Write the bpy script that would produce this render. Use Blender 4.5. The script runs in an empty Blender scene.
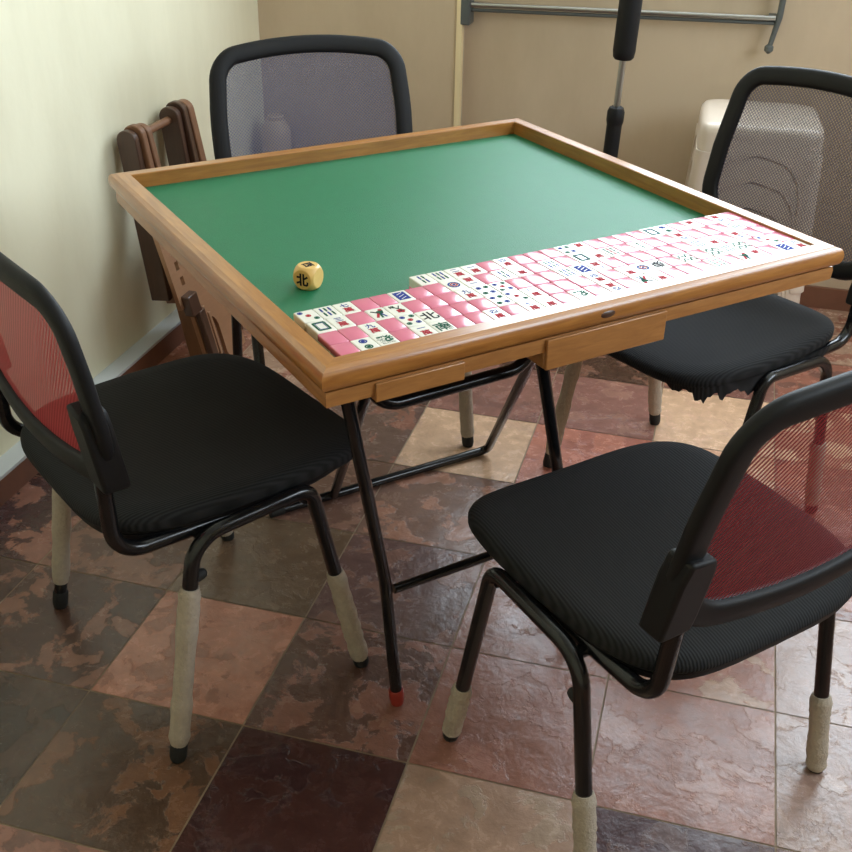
import bpy, bmesh, math, random
from mathutils import Vector, Matrix
random.seed(7)
S = bpy.context.scene
COL = S.collection
PI = math.pi

# ------------------------------------------------------------------ materials
def nmat(name):
    m = bpy.data.materials.new(name); m.use_nodes = True
    nt = m.node_tree
    return m, nt, nt.nodes['Principled BSDF']
def N(nt, t, **kw):
    n = nt.nodes.new(t)
    for k, v in kw.items(): setattr(n, k, v)
    return n
def setin(n, **kw):
    for k, v in kw.items(): n.inputs[k.replace('_', ' ')].default_value = v
def lin(r, g, b):
    f = lambda c: ((c/255+.055)/1.055)**2.4 if c > 10 else c/255/12.92
    return (f(r), f(g), f(b), 1)
def plain(name, col, rough=.5, metal=0., coat=0., spec=.5, bump=0., bscale=200., var=0., vscale=8., stretch=None, sheen=0.):
    m, nt, p = nmat(name)
    p.inputs['Base Color'].default_value = col
    p.inputs['Roughness'].default_value = rough
    p.inputs['Metallic'].default_value = metal
    p.inputs['Coat Weight'].default_value = coat
    p.inputs['Coat Roughness'].default_value = .12
    p.inputs['Specular IOR Level'].default_value = spec
    p.inputs['Sheen Weight'].default_value = sheen
    tc = N(nt, 'ShaderNodeTexCoord')
    vec = tc.outputs['Object']
    if stretch:
        mp = N(nt, 'ShaderNodeMapping'); mp.inputs['Scale'].default_value = stretch
        nt.links.new(vec, mp.inputs['Vector']); vec = mp.outputs['Vector']
    if var:
        no = N(nt, 'ShaderNodeTexNoise'); setin(no, Scale=vscale, Detail=5., Roughness=.6)
        nt.links.new(vec, no.inputs['Vector'])
        mx = N(nt, 'ShaderNodeMix', data_type='RGBA')
        mx.inputs['A'].default_value = tuple(c*(1-var) for c in col[:3])+(1,)
        mx.inputs['B'].default_value = tuple(min(1, c*(1+var)) for c in col[:3])+(1,)
        nt.links.new(no.outputs['Fac'], mx.inputs['Factor'])
        nt.links.new(mx.outputs['Result'], p.inputs['Base Color'])
    if bump:
        nb = N(nt, 'ShaderNodeTexNoise'); setin(nb, Scale=bscale, Detail=3.)
        nt.links.new(tc.outputs['Object'], nb.inputs['Vector'])
        b = N(nt, 'ShaderNodeBump'); setin(b, Strength=bump, Distance=.002)
        nt.links.new(nb.outputs['Fac'], b.inputs['Height'])
        nt.links.new(b.outputs['Normal'], p.inputs['Normal'])
    return m

M = {}
M['felt'] = plain('green_felt', lin(24, 108, 72), .48, spec=.36, bump=.35, bscale=600, var=.10, vscale=30)
M['black_paint'] = plain('black_paint', (.006, .006, .007, 1), .22, spec=.5)
M['black_plastic'] = plain('black_plastic', (.007, .007, .008, 1), .55, spec=.28, bump=.1, bscale=900)
M['rubber'] = plain('black_rubber', (.01, .01, .01, 1), .7)
M['red_cap'] = plain('red_rubber', lin(150, 48, 38), .45)
M['sock'] = plain('knitted_yarn', lin(176, 164, 149), .95, bump=1., bscale=260, var=.25, vscale=120)
M['ivory'] = plain('ivory_tile', (.80, .78, .71, 1), .25, coat=.35, spec=.5)
M['pink'] = plain('pink_tile_back', lin(214, 116, 142), .25, coat=.45, spec=.5)
M['ink_blue'] = plain('ink_blue', lin(40, 55, 130), .75, spec=.15)
M['ink_red'] = plain('ink_red', lin(165, 35, 50), .75, spec=.15)
M['ink_green'] = plain('ink_green', lin(25, 85, 65), .75, spec=.15)
M['ink_black'] = plain('ink_black', lin(28, 28, 34), .75, spec=.15)
M['die_wood'] = plain('boxwood', lin(222, 180, 105), .4, var=.15, vscale=60, coat=.3)
M['chrome'] = plain('brushed_chrome', (.42, .42, .41, 1), .32, metal=1.)
M['steel_grey'] = plain('painted_steel_grey', lin(95, 100, 100), .4, metal=.3)
M['stool'] = plain('white_plastic', (.66, .56, .47, 1), .3, var=.05)
M['dark_wood'] = plain('dark_brown_wood', lin(74, 50, 38), .35, var=.35, vscale=14, stretch=(6, 6, .8), coat=.2)
M['mid_wood'] = plain('brown_wood', lin(125, 88, 64), .4, var=.3, vscale=14, stretch=(6, 6, .8))
M['pale_wood'] = plain('pale_brown_wood', lin(160, 120, 90), .45, var=.15, vscale=14, stretch=(6, 1, 6))
M['skirt_tile'] = plain('terracotta_skirting', lin(120, 80, 62), .35, var=.35, vscale=12)
M['ledge'] = plain('glazed_grey_ledge', lin(205, 212, 218), .25)
M['lit_face_paint'] = plain('painted_lit_face', lin(232, 212, 170), .5)  # pale tone of the step's side face lit by the window

def wood(name, c1, c2, rough, stretch):
    m, nt, p = nmat(name)
    tc = N(nt, 'ShaderNodeTexCoord'); mp = N(nt, 'ShaderNodeMapping'); mp.inputs['Scale'].default_value = stretch
    nt.links.new(tc.outputs['Object'], mp.inputs['Vector'])
    no = N(nt, 'ShaderNodeTexNoise'); setin(no, Scale=9., Detail=6., Roughness=.6, Distortion=.6)
    nt.links.new(mp.outputs['Vector'], no.inputs['Vector'])
    rp = N(nt, 'ShaderNodeValToRGB'); rp.color_ramp.elements[0].color = c1; rp.color_ramp.elements[1].color = c2
    rp.color_ramp.elements[0].position = .3; rp.color_ramp.elements[1].position = .7
    nt.links.new(no.outputs['Fac'], rp.inputs['Fac'])
    vo = N(nt, 'ShaderNodeTexNoise'); setin(vo, Scale=3.2, Detail=2.)
    nt.links.new(tc.outputs['Object'], vo.inputs['Vector'])
    r2 = N(nt, 'ShaderNodeValToRGB'); r2.color_ramp.elements[0].position = .27; r2.color_ramp.elements[1].position = .42
    r2.color_ramp.elements[0].color = (.55, .45, .38, 1); r2.color_ramp.elements[1].color = (1, 1, 1, 1)
    nt.links.new(vo.outputs['Fac'], r2.inputs['Fac'])
    mu = N(nt, 'ShaderNodeMix', data_type='RGBA', blend_type='MULTIPLY'); mu.inputs['Factor'].default_value = .5
    nt.links.new(rp.outputs['Color'], mu.inputs['A']); nt.links.new(r2.outputs['Color'], mu.inputs['B'])
    nt.links.new(mu.outputs['Result'], p.inputs['Base Color'])
    p.inputs['Roughness'].default_value = rough; p.inputs['Coat Weight'].default_value = .5; p.inputs['Coat Roughness'].default_value = .2
    return m
M['honey_x'] = wood('honey_wood_across', lin(144, 90, 40), lin(176, 119, 58), .3, (1.2, 14, 14))
M['honey_y'] = wood('honey_wood_along', lin(144, 90, 40), lin(176, 119, 58), .3, (14, 1.2, 14))
M['apron'] = wood('honey_wood_apron', lin(146, 96, 50), lin(172, 118, 64), .38, (2, 2, 14))

def fabric(name, col):
    m, nt, p = nmat(name)
    tc = N(nt, 'ShaderNodeTexCoord')
    mp = N(nt, 'ShaderNodeMapping'); mp.inputs['Rotation'].default_value = (0, 0, .12)
    nt.links.new(tc.outputs['Object'], mp.inputs['Vector'])
    w = N(nt, 'ShaderNodeTexWave', bands_direction='X'); setin(w, Scale=62., Distortion=.3, Detail=1.)
    nt.links.new(mp.outputs['Vector'], w.inputs['Vector'])
    mx = N(nt, 'ShaderNodeMix', data_type='RGBA'); mx.inputs['A'].default_value = tuple(c*.55 for c in col[:3])+(1,)
    mx.inputs['B'].default_value = tuple(c*1.5 for c in col[:3])+(1,)
    nt.links.new(w.outputs['Fac'], mx.inputs['Factor']); nt.links.new(mx.outputs['Result'], p.inputs['Base Color'])
    b = N(nt, 'ShaderNodeBump'); setin(b, Strength=.5, Distance=.001)
    nt.links.new(w.outputs['Fac'], b.inputs['Height']); nt.links.new(b.outputs['Normal'], p.inputs['Normal'])
    p.inputs['Roughness'].default_value = .85; p.inputs['Specular IOR Level'].default_value = .25
    return m
M['fabric'] = fabric('black_seat_fabric', (.013, .013, .014, 1))

def netting(name, col, per, angle, cover, amp, cross=0., rough=.6):
    """woven net: finer than the eye resolves, so threads cover a share of every spot, with a visible weave"""
    m, nt, p = nmat(name)
    tc = N(nt, 'ShaderNodeTexCoord')
    mp = N(nt, 'ShaderNodeMapping'); mp.inputs['Rotation'].default_value = (0, angle, 0)
    nt.links.new(tc.outputs['Object'], mp.inputs['Vector'])
    sx = N(nt, 'ShaderNodeSeparateXYZ'); nt.links.new(mp.outputs['Vector'], sx.inputs[0])
    def sine(o, k, a):
        q = N(nt, 'ShaderNodeMath', operation='MULTIPLY'); q.inputs[1].default_value = k; nt.links.new(o, q.inputs[0])
        b = N(nt, 'ShaderNodeMath', operation='SINE'); nt.links.new(q.outputs[0], b.inputs[0])
        c = N(nt, 'ShaderNodeMath', operation='MULTIPLY'); c.inputs[1].default_value = a; nt.links.new(b.outputs[0], c.inputs[0]); return c.outputs[0]
    ad = N(nt, 'ShaderNodeMath', operation='ADD'); nt.links.new(sine(sx.outputs['X'], 2*PI/per, amp), ad.inputs[0]); nt.links.new(sine(sx.outputs['Z'], 2*PI/per, amp*cross), ad.inputs[1])
    a2 = N(nt, 'ShaderNodeMath', operation='ADD', use_clamp=True); a2.inputs[1].default_value = cover; nt.links.new(ad.outputs[0], a2.inputs[0])
    tr = N(nt, 'ShaderNodeBsdfTransparent'); ms = N(nt, 'ShaderNodeMixShader')
    p.inputs['Base Color'].default_value = col; p.inputs['Roughness'].default_value = rough
    nt.links.new(a2.outputs[0], ms.inputs[0]); nt.links.new(tr.outputs[0], ms.inputs[1]); nt.links.new(p.outputs[0], ms.inputs[2])
    nt.links.new(ms.outputs[0], nt.nodes['Material Output'].inputs['Surface'])
    return m
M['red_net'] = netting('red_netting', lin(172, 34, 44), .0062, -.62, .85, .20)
M['blue_net'] = netting('blue_grey_netting', lin(66, 72, 104), .0056, .75, .70, .05, 1.)
M['grey_net'] = netting('grey_netting', lin(86, 79, 95), .0058, .75, .73, .12, 1.)
M['shaded_red_net'] = netting('shaded_red_netting', lin(128, 24, 34), .0066, -.62, .70, .30)  # red net seen from its shaded side, the shade put into the colour

def wallmat(name, col, col2, stain=.25):
    m, nt, p = nmat(name)
    tc = N(nt, 'ShaderNodeTexCoord')
    no = N(nt, 'ShaderNodeTexNoise'); setin(no, Scale=2.2, Detail=6., Roughness=.65)
    mp = N(nt, 'ShaderNodeMapping'); mp.inputs['Scale'].default_value = (1, 1.4, .4); nt.links.new(tc.outputs['Object'], mp.inputs['Vector']); nt.links.new(mp.outputs['Vector'], no.inputs['Vector'])
    rp = N(nt, 'ShaderNodeValToRGB'); rp.color_ramp.elements[0].position = .35; rp.color_ramp.elements[1].position = .6
    rp.color_ramp.elements[0].color = col2; rp.color_ramp.elements[1].color = col
    nt.links.new(no.outputs['Fac'], rp.inputs['Fac']); nt.links.new(rp.outputs['Color'], p.inputs['Base Color'])
    p.inputs['Roughness'].default_value = .6
    nb = N(nt, 'ShaderNodeTexNoise'); setin(nb, Scale=40., Detail=4.); nt.links.new(tc.outputs['Object'], nb.inputs['Vector'])
    b = N(nt, 'ShaderNodeBump'); setin(b, Strength=.12, Distance=.004)
    nt.links.new(nb.outputs['Fac'], b.inputs['Height']); nt.links.new(b.outputs['Normal'], p.inputs['Normal'])
    return m
M['wall_cream'] = wallmat('cream_plaster', lin(232, 227, 200), lin(221, 215, 187))
M['wall_tan'] = wallmat('tan_plaster', lin(198, 178, 152), lin(184, 164, 138))
M['ceiling'] = wallmat('ceiling_white', lin(225, 222, 210), lin(215, 212, 200))

def floormat():
    m, nt, p = nmat('slate_tiles')
    tc = N(nt, 'ShaderNodeTexCoord')
    A = N(nt, 'ShaderNodeVertexColor', layer_name='tone_a'); B = N(nt, 'ShaderNodeVertexColor', layer_name='tone_b'); O = N(nt, 'ShaderNodeVertexColor', layer_name='shift')
    sc = N(nt, 'ShaderNodeVectorMath', operation='SCALE'); sc.inputs['Scale'].default_value = 9.
    nt.links.new(O.outputs['Color'], sc.inputs[0])
    ad = N(nt, 'ShaderNodeVectorMath', operation='ADD'); nt.links.new(tc.outputs['Object'], ad.inputs[0]); nt.links.new(sc.outputs['Vector'], ad.inputs[1])
    n1 = N(nt, 'ShaderNodeTexNoise'); setin(n1, Scale=11., Detail=10., Roughness=.62, Distortion=.35); nt.links.new(ad.outputs[0], n1.inputs['Vector'])
    r1 = N(nt, 'ShaderNodeValToRGB'); r1.color_ramp.elements[0].position = .525; r1.color_ramp.elements[1].position = .55
    nt.links.new(n1.outputs['Fac'], r1.inputs['Fac'])
    mx = N(nt, 'ShaderNodeMix', data_type='RGBA'); nt.links.new(r1.outputs['Color'], mx.inputs['Factor'])
    nt.links.new(A.outputs['Color'], mx.inputs['A']); nt.links.new(B.outputs['Color'], mx.inputs['B'])
    n2 = N(nt, 'ShaderNodeTexNoise'); setin(n2, Scale=26., Detail=8., Roughness=.7, Distortion=.4); nt.links.new(ad.outputs[0], n2.inputs['Vector'])
    r2 = N(nt, 'ShaderNodeValToRGB'); r2.color_ramp.elements[0].color = (.55, .52, .5, 1); r2.color_ramp.elements[1].color = (1.3, 1.3, 1.3, 1)
    r2.color_ramp.elements[0].position = .3; r2.color_ramp.elements[1].position = .72
    nt.links.new(n2.outputs['Fac'], r2.inputs['Fac'])
    mu = N(nt, 'ShaderNodeMix', data_type='RGBA', blend_type='MULTIPLY'); mu.inputs['Factor'].default_value = .6
    nt.links.new(mx.outputs['Result'], mu.inputs['A']); nt.links.new(r2.outputs['Color'], mu.inputs['B'])
    nt.links.new(mu.outputs['Result'], p.inputs['Base Color'])
    # riven relief: layered edges plus ripples
    n3 = N(nt, 'ShaderNodeTexNoise'); setin(n3, Scale=16., Detail=7., Roughness=.6, Distortion=.3); nt.links.new(ad.outputs[0], n3.inputs['Vector'])
    a1 = N(nt, 'ShaderNodeMath', operation='MULTIPLY_ADD'); a1.inputs[1].default_value = .12; nt.links.new(r1.outputs['Color'], a1.inputs[0]); nt.links.new(n3.outputs['Fac'], a1.inputs[2])
    bp = N(nt, 'ShaderNodeBump'); setin(bp, Strength=.45, Distance=.006); nt.links.new(a1.outputs[0], bp.inputs['Height'])
    nt.links.new(bp.outputs['Normal'], p.inputs['Normal'])
    rr = N(nt, 'ShaderNodeMapRange'); setin(rr, To_Min=.16, To_Max=.36); nt.links.new(n2.outputs['Fac'], rr.inputs['Value'])
    nt.links.new(rr.outputs[0], p.inputs['Roughness'])
    p.inputs['Specular IOR Level'].default_value = .6
    return m
M['slate'] = floormat()
M['grout'] = plain('grout', lin(150, 128, 104), .8, var=.3, vscale=20)

m, nt, p = nmat('window_glass')
tr = N(nt, 'ShaderNodeBsdfTransparent'); gl = N(nt, 'ShaderNodeBsdfGlossy'); gl.inputs['Roughness'].default_value = .02
ms = N(nt, 'ShaderNodeMixShader'); ms.inputs[0].default_value = .06
nt.links.new(tr.outputs[0], ms.inputs[1]); nt.links.new(gl.outputs[0], ms.inputs[2]); nt.links.new(ms.outputs[0], nt.nodes['Material Output'].inputs['Surface'])
M['glass'] = m
M['win_frame'] = plain('window_frame_paint', lin(150, 140, 120), .5)

# ------------------------------------------------------------------ mesh helpers
class MB:
    def __init__(s): s.v = []; s.f = []; s.mi = []; s.mats = []
    def mat(s, m):
        if m not in s.mats: s.mats.append(m)
        return s.mats.index(m)
    def add(s, vs, fs, m):
        k = len(s.v); i = s.mat(m); s.v += [tuple(v) for v in vs]
        for f in fs: s.f.append([a+k for a in f]); s.mi.append(i)
    def box(s, a, b, m, mtx=None):
        vs = [Vector((x, y, z)) for x in (a[0], b[0]) for y in (a[1], b[1]) for z in (a[2], b[2])]
        if mtx: vs = [mtx @ v for v in vs]
        s.add(vs, [(0, 1, 3, 2), (4, 6, 7, 5), (0, 4, 5, 1), (2, 3, 7, 6), (0, 2, 6, 4), (1, 5, 7, 3)], m)
    def prism(s, poly, z0, z1, m, mtx=None):
        n = len(poly)
        vs = [Vector((x, y, z0)) for x, y in poly]+[Vector((x, y, z1)) for x, y in poly]
        if mtx: vs = [mtx @ v for v in vs]
        fs = [list(range(n))[::-1], list(range(n, 2*n))]+[(i, (i+1) % n, n+(i+1) % n, n+i) for i in range(n)]
        s.add(vs, fs, m)
    def sweep(s, pts, prof, m, closed=False, up=None, scale=None):
        """sweep a closed 2-D profile (u,v) along pts with a parallel-transported frame"""
        pts = [Vector(p) for p in pts]; n = len(pts); k = len(prof)
        T = []
        for i in range(n):
            a = pts[(i-1) % n] if (closed or i > 0) else pts[i]; b = pts[(i+1) % n] if (closed or i < n-1) else pts[i]
            T.append((b-a).normalized())
        u = Vector(up) if up else (Vector((0, 0, 1)) if abs(T[0].z) < .9 else Vector((1, 0, 0)))
        vs = []
        for i in range(n):
            if not up:
                u = (u-T[i]*u.dot(T[i])).normalized(); uu = u
            else: uu = (Vector(up)-T[i]*Vector(up).dot(T[i])).normalized()
            w = T[i].cross(uu); q = scale[i] if scale else 1
            for (a, b) in prof: vs.append(pts[i]+uu*a*q+w*b*q)
        fs = []
        for i in range(n if closed else n-1):
            j = (i+1) % n
            for t in range(k): fs.append((i*k+t, i*k+(t+1) % k, j*k+(t+1) % k, j*k+t))
        if not closed: fs += [list(range(k))[::-1], [(n-1)*k+t for t in range(k)]]
        s.add(vs, fs, m)
    def tube(s, pts, r, m, seg=14, closed=False, scale=None):
        s.sweep(pts, [(r*math.cos(2*PI*t/seg), r*math.sin(2*PI*t/seg)) for t in range(seg)], m, closed, scale=scale)
    def lathe(s, prof, m, seg=24, c=(0, 0, 0)):
        vs = []; n = len(prof)
        for r, z in prof:
            for t in range(seg): vs.append((c[0]+r*math.cos(2*PI*t/seg), c[1]+r*math.sin(2*PI*t/seg), c[2]+z))
        fs = [(i*seg+t, i*seg+(t+1) % seg, (i+1)*seg+(t+1) % seg, (i+1)*seg+t) for i in range(n-1) for t in range(seg)]
        fs += [list(range(seg))[::-1], [(n-1)*seg+t for t in range(seg)]]
        s.add(vs, fs, m)
    def mesh(s, name, angle=35):
        me = bpy.data.meshes.new(name); me.from_pydata(s.v, [], s.f)
        for m in s.mats: me.materials.append(m)
        for p, i in zip(me.polygons, s.mi): p.material_index = i; p.use_smooth = True
        bm = bmesh.new(); bm.from_mesh(me); bmesh.ops.recalc_face_normals(bm, faces=bm.faces); bm.to_mesh(me); bm.free()
        me.set_sharp_from_angle(angle=math.radians(angle)); me.update()
        return me
    def build(s, name, parent=None, bevel=0., seg=2, **kw):
        return link(name, s.mesh(name, **kw), parent, bevel, seg)
def link(name, data, parent=None, bevel=0., seg=2):
    o = bpy.data.objects.new(name, data); COL.objects.link(o)
    if parent: o.parent = parent
    if bevel:
        b = o.modifiers.new('bevel', 'BEVEL'); b.width = bevel; b.segments = seg; b.limit_method = 'ANGLE'; b.angle_limit = math.radians(40)
        b.harden_normals = False
    return o
def tag(o, label=None, cat=None, group=None, kind=None):
    for k, v in (('label', label), ('category', cat), ('group', group), ('kind', kind)):
        if v: o[k] = v
    return o
def empty(name, loc=(0, 0, 0), rz=0.):
    o = bpy.data.objects.new(name, None); COL.objects.link(o); o.location = loc; o.rotation_euler = (0, 0, rz); o.empty_display_size = .1
    return o
def copy_tree(o, parent=None):
    c = o.copy(); COL.objects.link(c)
    if parent: c.parent = parent
    for ch in list(o.children): copy_tree(ch, c)
    return c
def fillet(pts, rad, seg=8):
    pts = [Vector(p) for p in pts]; out = [pts[0]]
    for i in range(1, len(pts)-1):
        r = rad[i-1] if isinstance(rad, (list, tuple)) else rad
        a = (pts[i-1]-pts[i]).normalized(); b = (pts[i+1]-pts[i]).normalized()
        th = a.angle(b); d = r/math.tan(th/2); p0 = pts[i]+a*d; p1 = pts[i]+b*d
        c = pts[i]+(a+b).normalized()*(r/math.sin(th/2))
        u = (p0-c); w = (p1-c); tot = u.angle(w)
        ax = u.cross(w).normalized()
        for k in range(seg+1): out.append(c+Matrix.Rotation(tot*k/seg, 3, ax) @ u)
    out.append(pts[-1]); return out
def text_mesh(ch, size, m, depth=.0003, fat=.012):
    cu = bpy.data.curves.new('t', 'FONT'); cu.body = ch; cu.size = size; cu.align_x = 'CENTER'; cu.align_y = 'CENTER'; cu.extrude = depth/2; cu.resolution_u = 2; cu.offset = size*fat
    o = bpy.data.objects.new('t', cu); COL.objects.link(o)
    dg = bpy.context.evaluated_depsgraph_get(); me = bpy.data.meshes.new_from_object(o.evaluated_get(dg))
    vs = [v.co.copy() for v in me.vertices]; fs = [list(p.vertices) for p in me.polygons]
    bpy.data.objects.remove(o); bpy.data.curves.remove(cu); bpy.data.meshes.remove(me)
    xs = [v.x for v in vs]; ys = [v.y for v in vs]
    cx = (min(xs)+max(xs))/2; cy = (min(ys)+max(ys))/2
    return [Vector((v.x-cx, v.y-cy, v.z)) for v in vs], fs

# ------------------------------------------------------------------ camera (27 mm-equivalent look, solved from the floor grid)
F = 1078.34
yaw, pit, rol = -.2624, -.5255, .019
fw = Vector((math.sin(yaw)*math.cos(pit), math.cos(yaw)*math.cos(pit), math.sin(pit)))
rt = Vector((math.cos(yaw), -math.sin(yaw), 0)); up = rt.cross(fw)
r2 = rt*math.cos(rol)+up*math.sin(rol); u2 = -rt*math.sin(rol)+up*math.cos(rol)
cam = bpy.data.cameras.new('camera'); cam.sensor_width = 36; cam.lens = 36*F/852; cam.clip_start = .01
co = bpy.data.objects.new('camera', cam); COL.objects.link(co)
mw = Matrix((r2, u2, -fw)).transposed().to_4x4(); mw.translation = Vector((.9542, -1.2393, 1.405)); co.matrix_world = mw
S.camera = co

# ------------------------------------------------------------------ room
XL, XR, YB, YR, YF, H = -.55, 2.75, 2.17, 2.225, -2.4, 2.65
XS = .125                       # where the wall steps back into the window bay
WX0, WX1, WZ0, WZ1 = .19, 2.30, 1.16, 2.40   # window opening in the bay
def struct(mb, name, **kw): return tag(mb.build(name, **kw), kind='structure')

def floor():
    T = .3; v = []; f = []; ca = []; cb = []; cs = []; mi = []
    salmon, dark, olive, maroon, mauve, peach, grey = lin(176, 120, 98), lin(80, 55, 44), lin(80, 57, 43), lin(72, 42, 38), lin(146, 100, 84), lin(214, 176, 144), lin(166, 134, 114)
    red = lin(184, 116, 96)
    known = {(0, 0): (salmon, lin(150, 100, 80)), (-1, 0): (dark, lin(132, 92, 74)), (1, 0): (lin(98, 70, 60), lin(140, 98, 84)), (0, -1): (lin(84, 62, 47), lin(118, 82, 60)), (1, -1): (maroon, lin(64, 38, 38)),
             (2, -1): (grey, lin(165, 140, 120)), (-1, -1): (olive, lin(66, 50, 40)), (2, 0): (mauve, lin(150, 104, 90)), (3, 0): (mauve, lin(160, 118, 104)), (3, -1): (lin(80, 56, 56), lin(96, 70, 64)),
             (0, 1): (lin(106, 84, 66), lin(112, 90, 72)), (1, 1): (lin(104, 78, 72), lin(126, 92, 80)), (-1, 1): (lin(98, 70, 56), lin(132, 94, 76)), (0, 2): (lin(112, 82, 70), lin(140, 104, 88)), (1, 2): (lin(126, 96, 82), lin(160, 116, 96)),
             (1, 3): (peach, lin(206, 168, 140)), (2, 3): (red, lin(170, 104, 88)), (3, 3): (lin(205, 160, 130), peach), (3, 4): (peach, lin(216, 176, 146)), (2, 4): (lin(140, 96, 86), lin(156, 112, 98)), (1, 4): (lin(142, 98, 88), lin(128, 88, 80)),
             (2, 1): (mauve, lin(150, 112, 100)), (3, 1): (mauve, grey), (4, 1): (lin(148, 118, 104), lin(160, 132, 118)), (4, 0): (lin(146, 118, 106), lin(158, 132, 120)), (2, 2): (mauve, lin(160, 116, 100)), (-2, 0): (dark, lin(124, 86, 70)), (4, 4): (lin(170, 122, 100), peach), (4, 5): (lin(150, 96, 80), lin(120, 80, 70)), (3, 5): (lin(130, 90, 80), salmon), (0, 3): (lin(112, 86, 76), mauve), (-1, 3): (lin(160, 120, 102), lin(128, 92, 78)), (-2, 3): (lin(160, 118, 100), dark), (-1, 2): (lin(130, 96, 82), dark)}
    pool = [(dark, lin(126, 88, 72)), (mauve, salmon), (lin(110, 80, 68), lin(150, 108, 90)), (grey, mauve), (lin(150, 104, 88), lin(120, 84, 72)), (maroon, mauve)]
    g = .0016
    for i in range(-2, 10):
        for j in range(-8, 8):
            x0, x1, y0, y1 = max(XL, i*T+g), min(XR, (i+1)*T-g), max(YF, j*T+g), min(YR, (j+1)*T-g)
            if x1 <= x0 or y1 <= y0: continue
            k = len(v); v += [(x0, y0, 0), (x1, y0, 0), (x1, y1, 0), (x0, y1, 0)]; f.append((k, k+1, k+2, k+3))
            a, b = known.get((i, j)) or random.choice(pool); sh = (random.random(), random.random(), random.random(), 1)
            ca += [a]*4; cb += [b]*4; cs += [sh]*4; mi.append(0)
    k = len(v); v += [(XL, YF, -.0015), (XR, YF, -.0015), (XR, YR, -.0015), (XL, YR, -.0015)]; f.append((k, k+1, k+2, k+3)); mi.append(1)
    ca += [(0, 0, 0, 1)]*4; cb += [(0, 0, 0, 1)]*4; cs += [(0, 0, 0, 1)]*4
    me = bpy.data.meshes.new('floor'); me.from_pydata(v, [], f); me.materials.append(M['slate']); me.materials.append(M['grout'])
    for p_, i_ in zip(me.polygons, mi): p_.material_index = i_
    for nm, arr in (('tone_a', ca), ('tone_b', cb), ('shift', cs)):
        at = me.attributes.new(nm, 'FLOAT_COLOR', 'POINT')
        for i_, c in enumerate(arr): at.data[i_].color = c
    tag(link('floor', me), kind='structure')
floor()
b = MB(); b.box((XL-.12, YF, 0), (XL, YB, H), M['wall_cream']); struct(b, 'wall_left')
b = MB(); W = M['wall_tan']
b.box((XL-.12, YB, 0), (XS, YR+.14, H), W)                         # pier left of the bay
b.box((XS, YR, 0), (XR+.12, YR+.14, WZ0), W); b.box((XS, YR, WZ1), (XR+.12, YR+.14, H), W)
b.box((XS, YR, WZ0), (WX0, YR+.14, WZ1), W); b.box((WX1, YR, WZ0), (XR+.12, YR+.14, WZ1), W)
struct(b, 'wall_back')
b = MB(); b.box((XS-.012, YB-.006, 0), (XS+.006, YB+.02, H), M['lit_face_paint']); struct(b, 'lit_face_paint_1')  # strip added on the corner, its pale colour stands for light on the step
SZ0, SZ1, SY0, SY1 = 1.35, 2.45, -.5, 1.2                             # unseen side window, added in the right wall to brighten the left wall
b = MB()
b.box((XR, YF, 0), (XR+.12, YR, SZ0), W); b.box((XR, YF, SZ1), (XR+.12, YR, H), W); b.box((XR, YF, SZ0), (XR+.12, SY0, SZ1), W); b.box((XR, SY1, SZ0), (XR+.12, YR, SZ1), W)
struct(b, 'wall_right')
b = MB(); b.box((XL-.12, YF-.12, 0), (XR+.12, YF, H), M['wall_cream']); struct(b, 'wall_front')
b = MB(); b.box((XL-.12, YF-.12, H), (XR+.12, YR+.14, H+.1), M['ceiling']); struct(b, 'ceiling')
b = MB(); b.box((XL, YF, 0), (-.50, YB, .062), M['skirt_tile']); b.box((XL, YF, .062), (-.498, YB, .070), M['ledge']); struct(b, 'baseboard_left')
b = MB(); b.box((XS, YR-.012, 0), (XR, YR, .07), M['skirt_tile']); b.box((-.498, YB-.012, 0), (XS, YB, .07), M['skirt_tile']); struct(b, 'baseboard_back')
def window(name, a, bb, axis):
    w = MB(); t = .035
    def bar(u0, u1, z0, z1):
        if axis == 'x': w.box((u0, a[1], z0), (u1, bb[1], z1), M['win_frame'])
        else: w.box((a[0], u0, z0), (bb[0], u1, z1), M['win_frame'])
    u0, u1 = (a[0], bb[0]) if axis == 'x' else (a[1], bb[1]); z0, z1 = a[2], bb[2]
    bar(u0, u1, z0, z0+t); bar(u0, u1, z1-t, z1); bar(u0, u0+t, z0+t, z1-t); bar(u1-t, u1, z0+t, z1-t)
    um = (u0+u1)/2; bar(um-.015, um+.015, z0+t, z1-t)
    o = struct(w, name)
    g = MB()
    if axis == 'x': y = (a[1]+bb[1])/2; g.box((u0+t, y-.002, z0+t), (u1-t, y+.002, z1-t), M['glass'])
    else: x = (a[0]+bb[0])/2; g.box((x-.002, u0+t, z0+t), (x+.002, u1-t, z1-t), M['glass'])
    g.build('pane', o)
window('window_1', (WX0, YR+.05, WZ0), (WX1, YR+.09, WZ1), 'x')
window('added_window_2', (XR+.05, SY0, SZ0), (XR+.09, SY1, SZ1), 'y')

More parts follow.
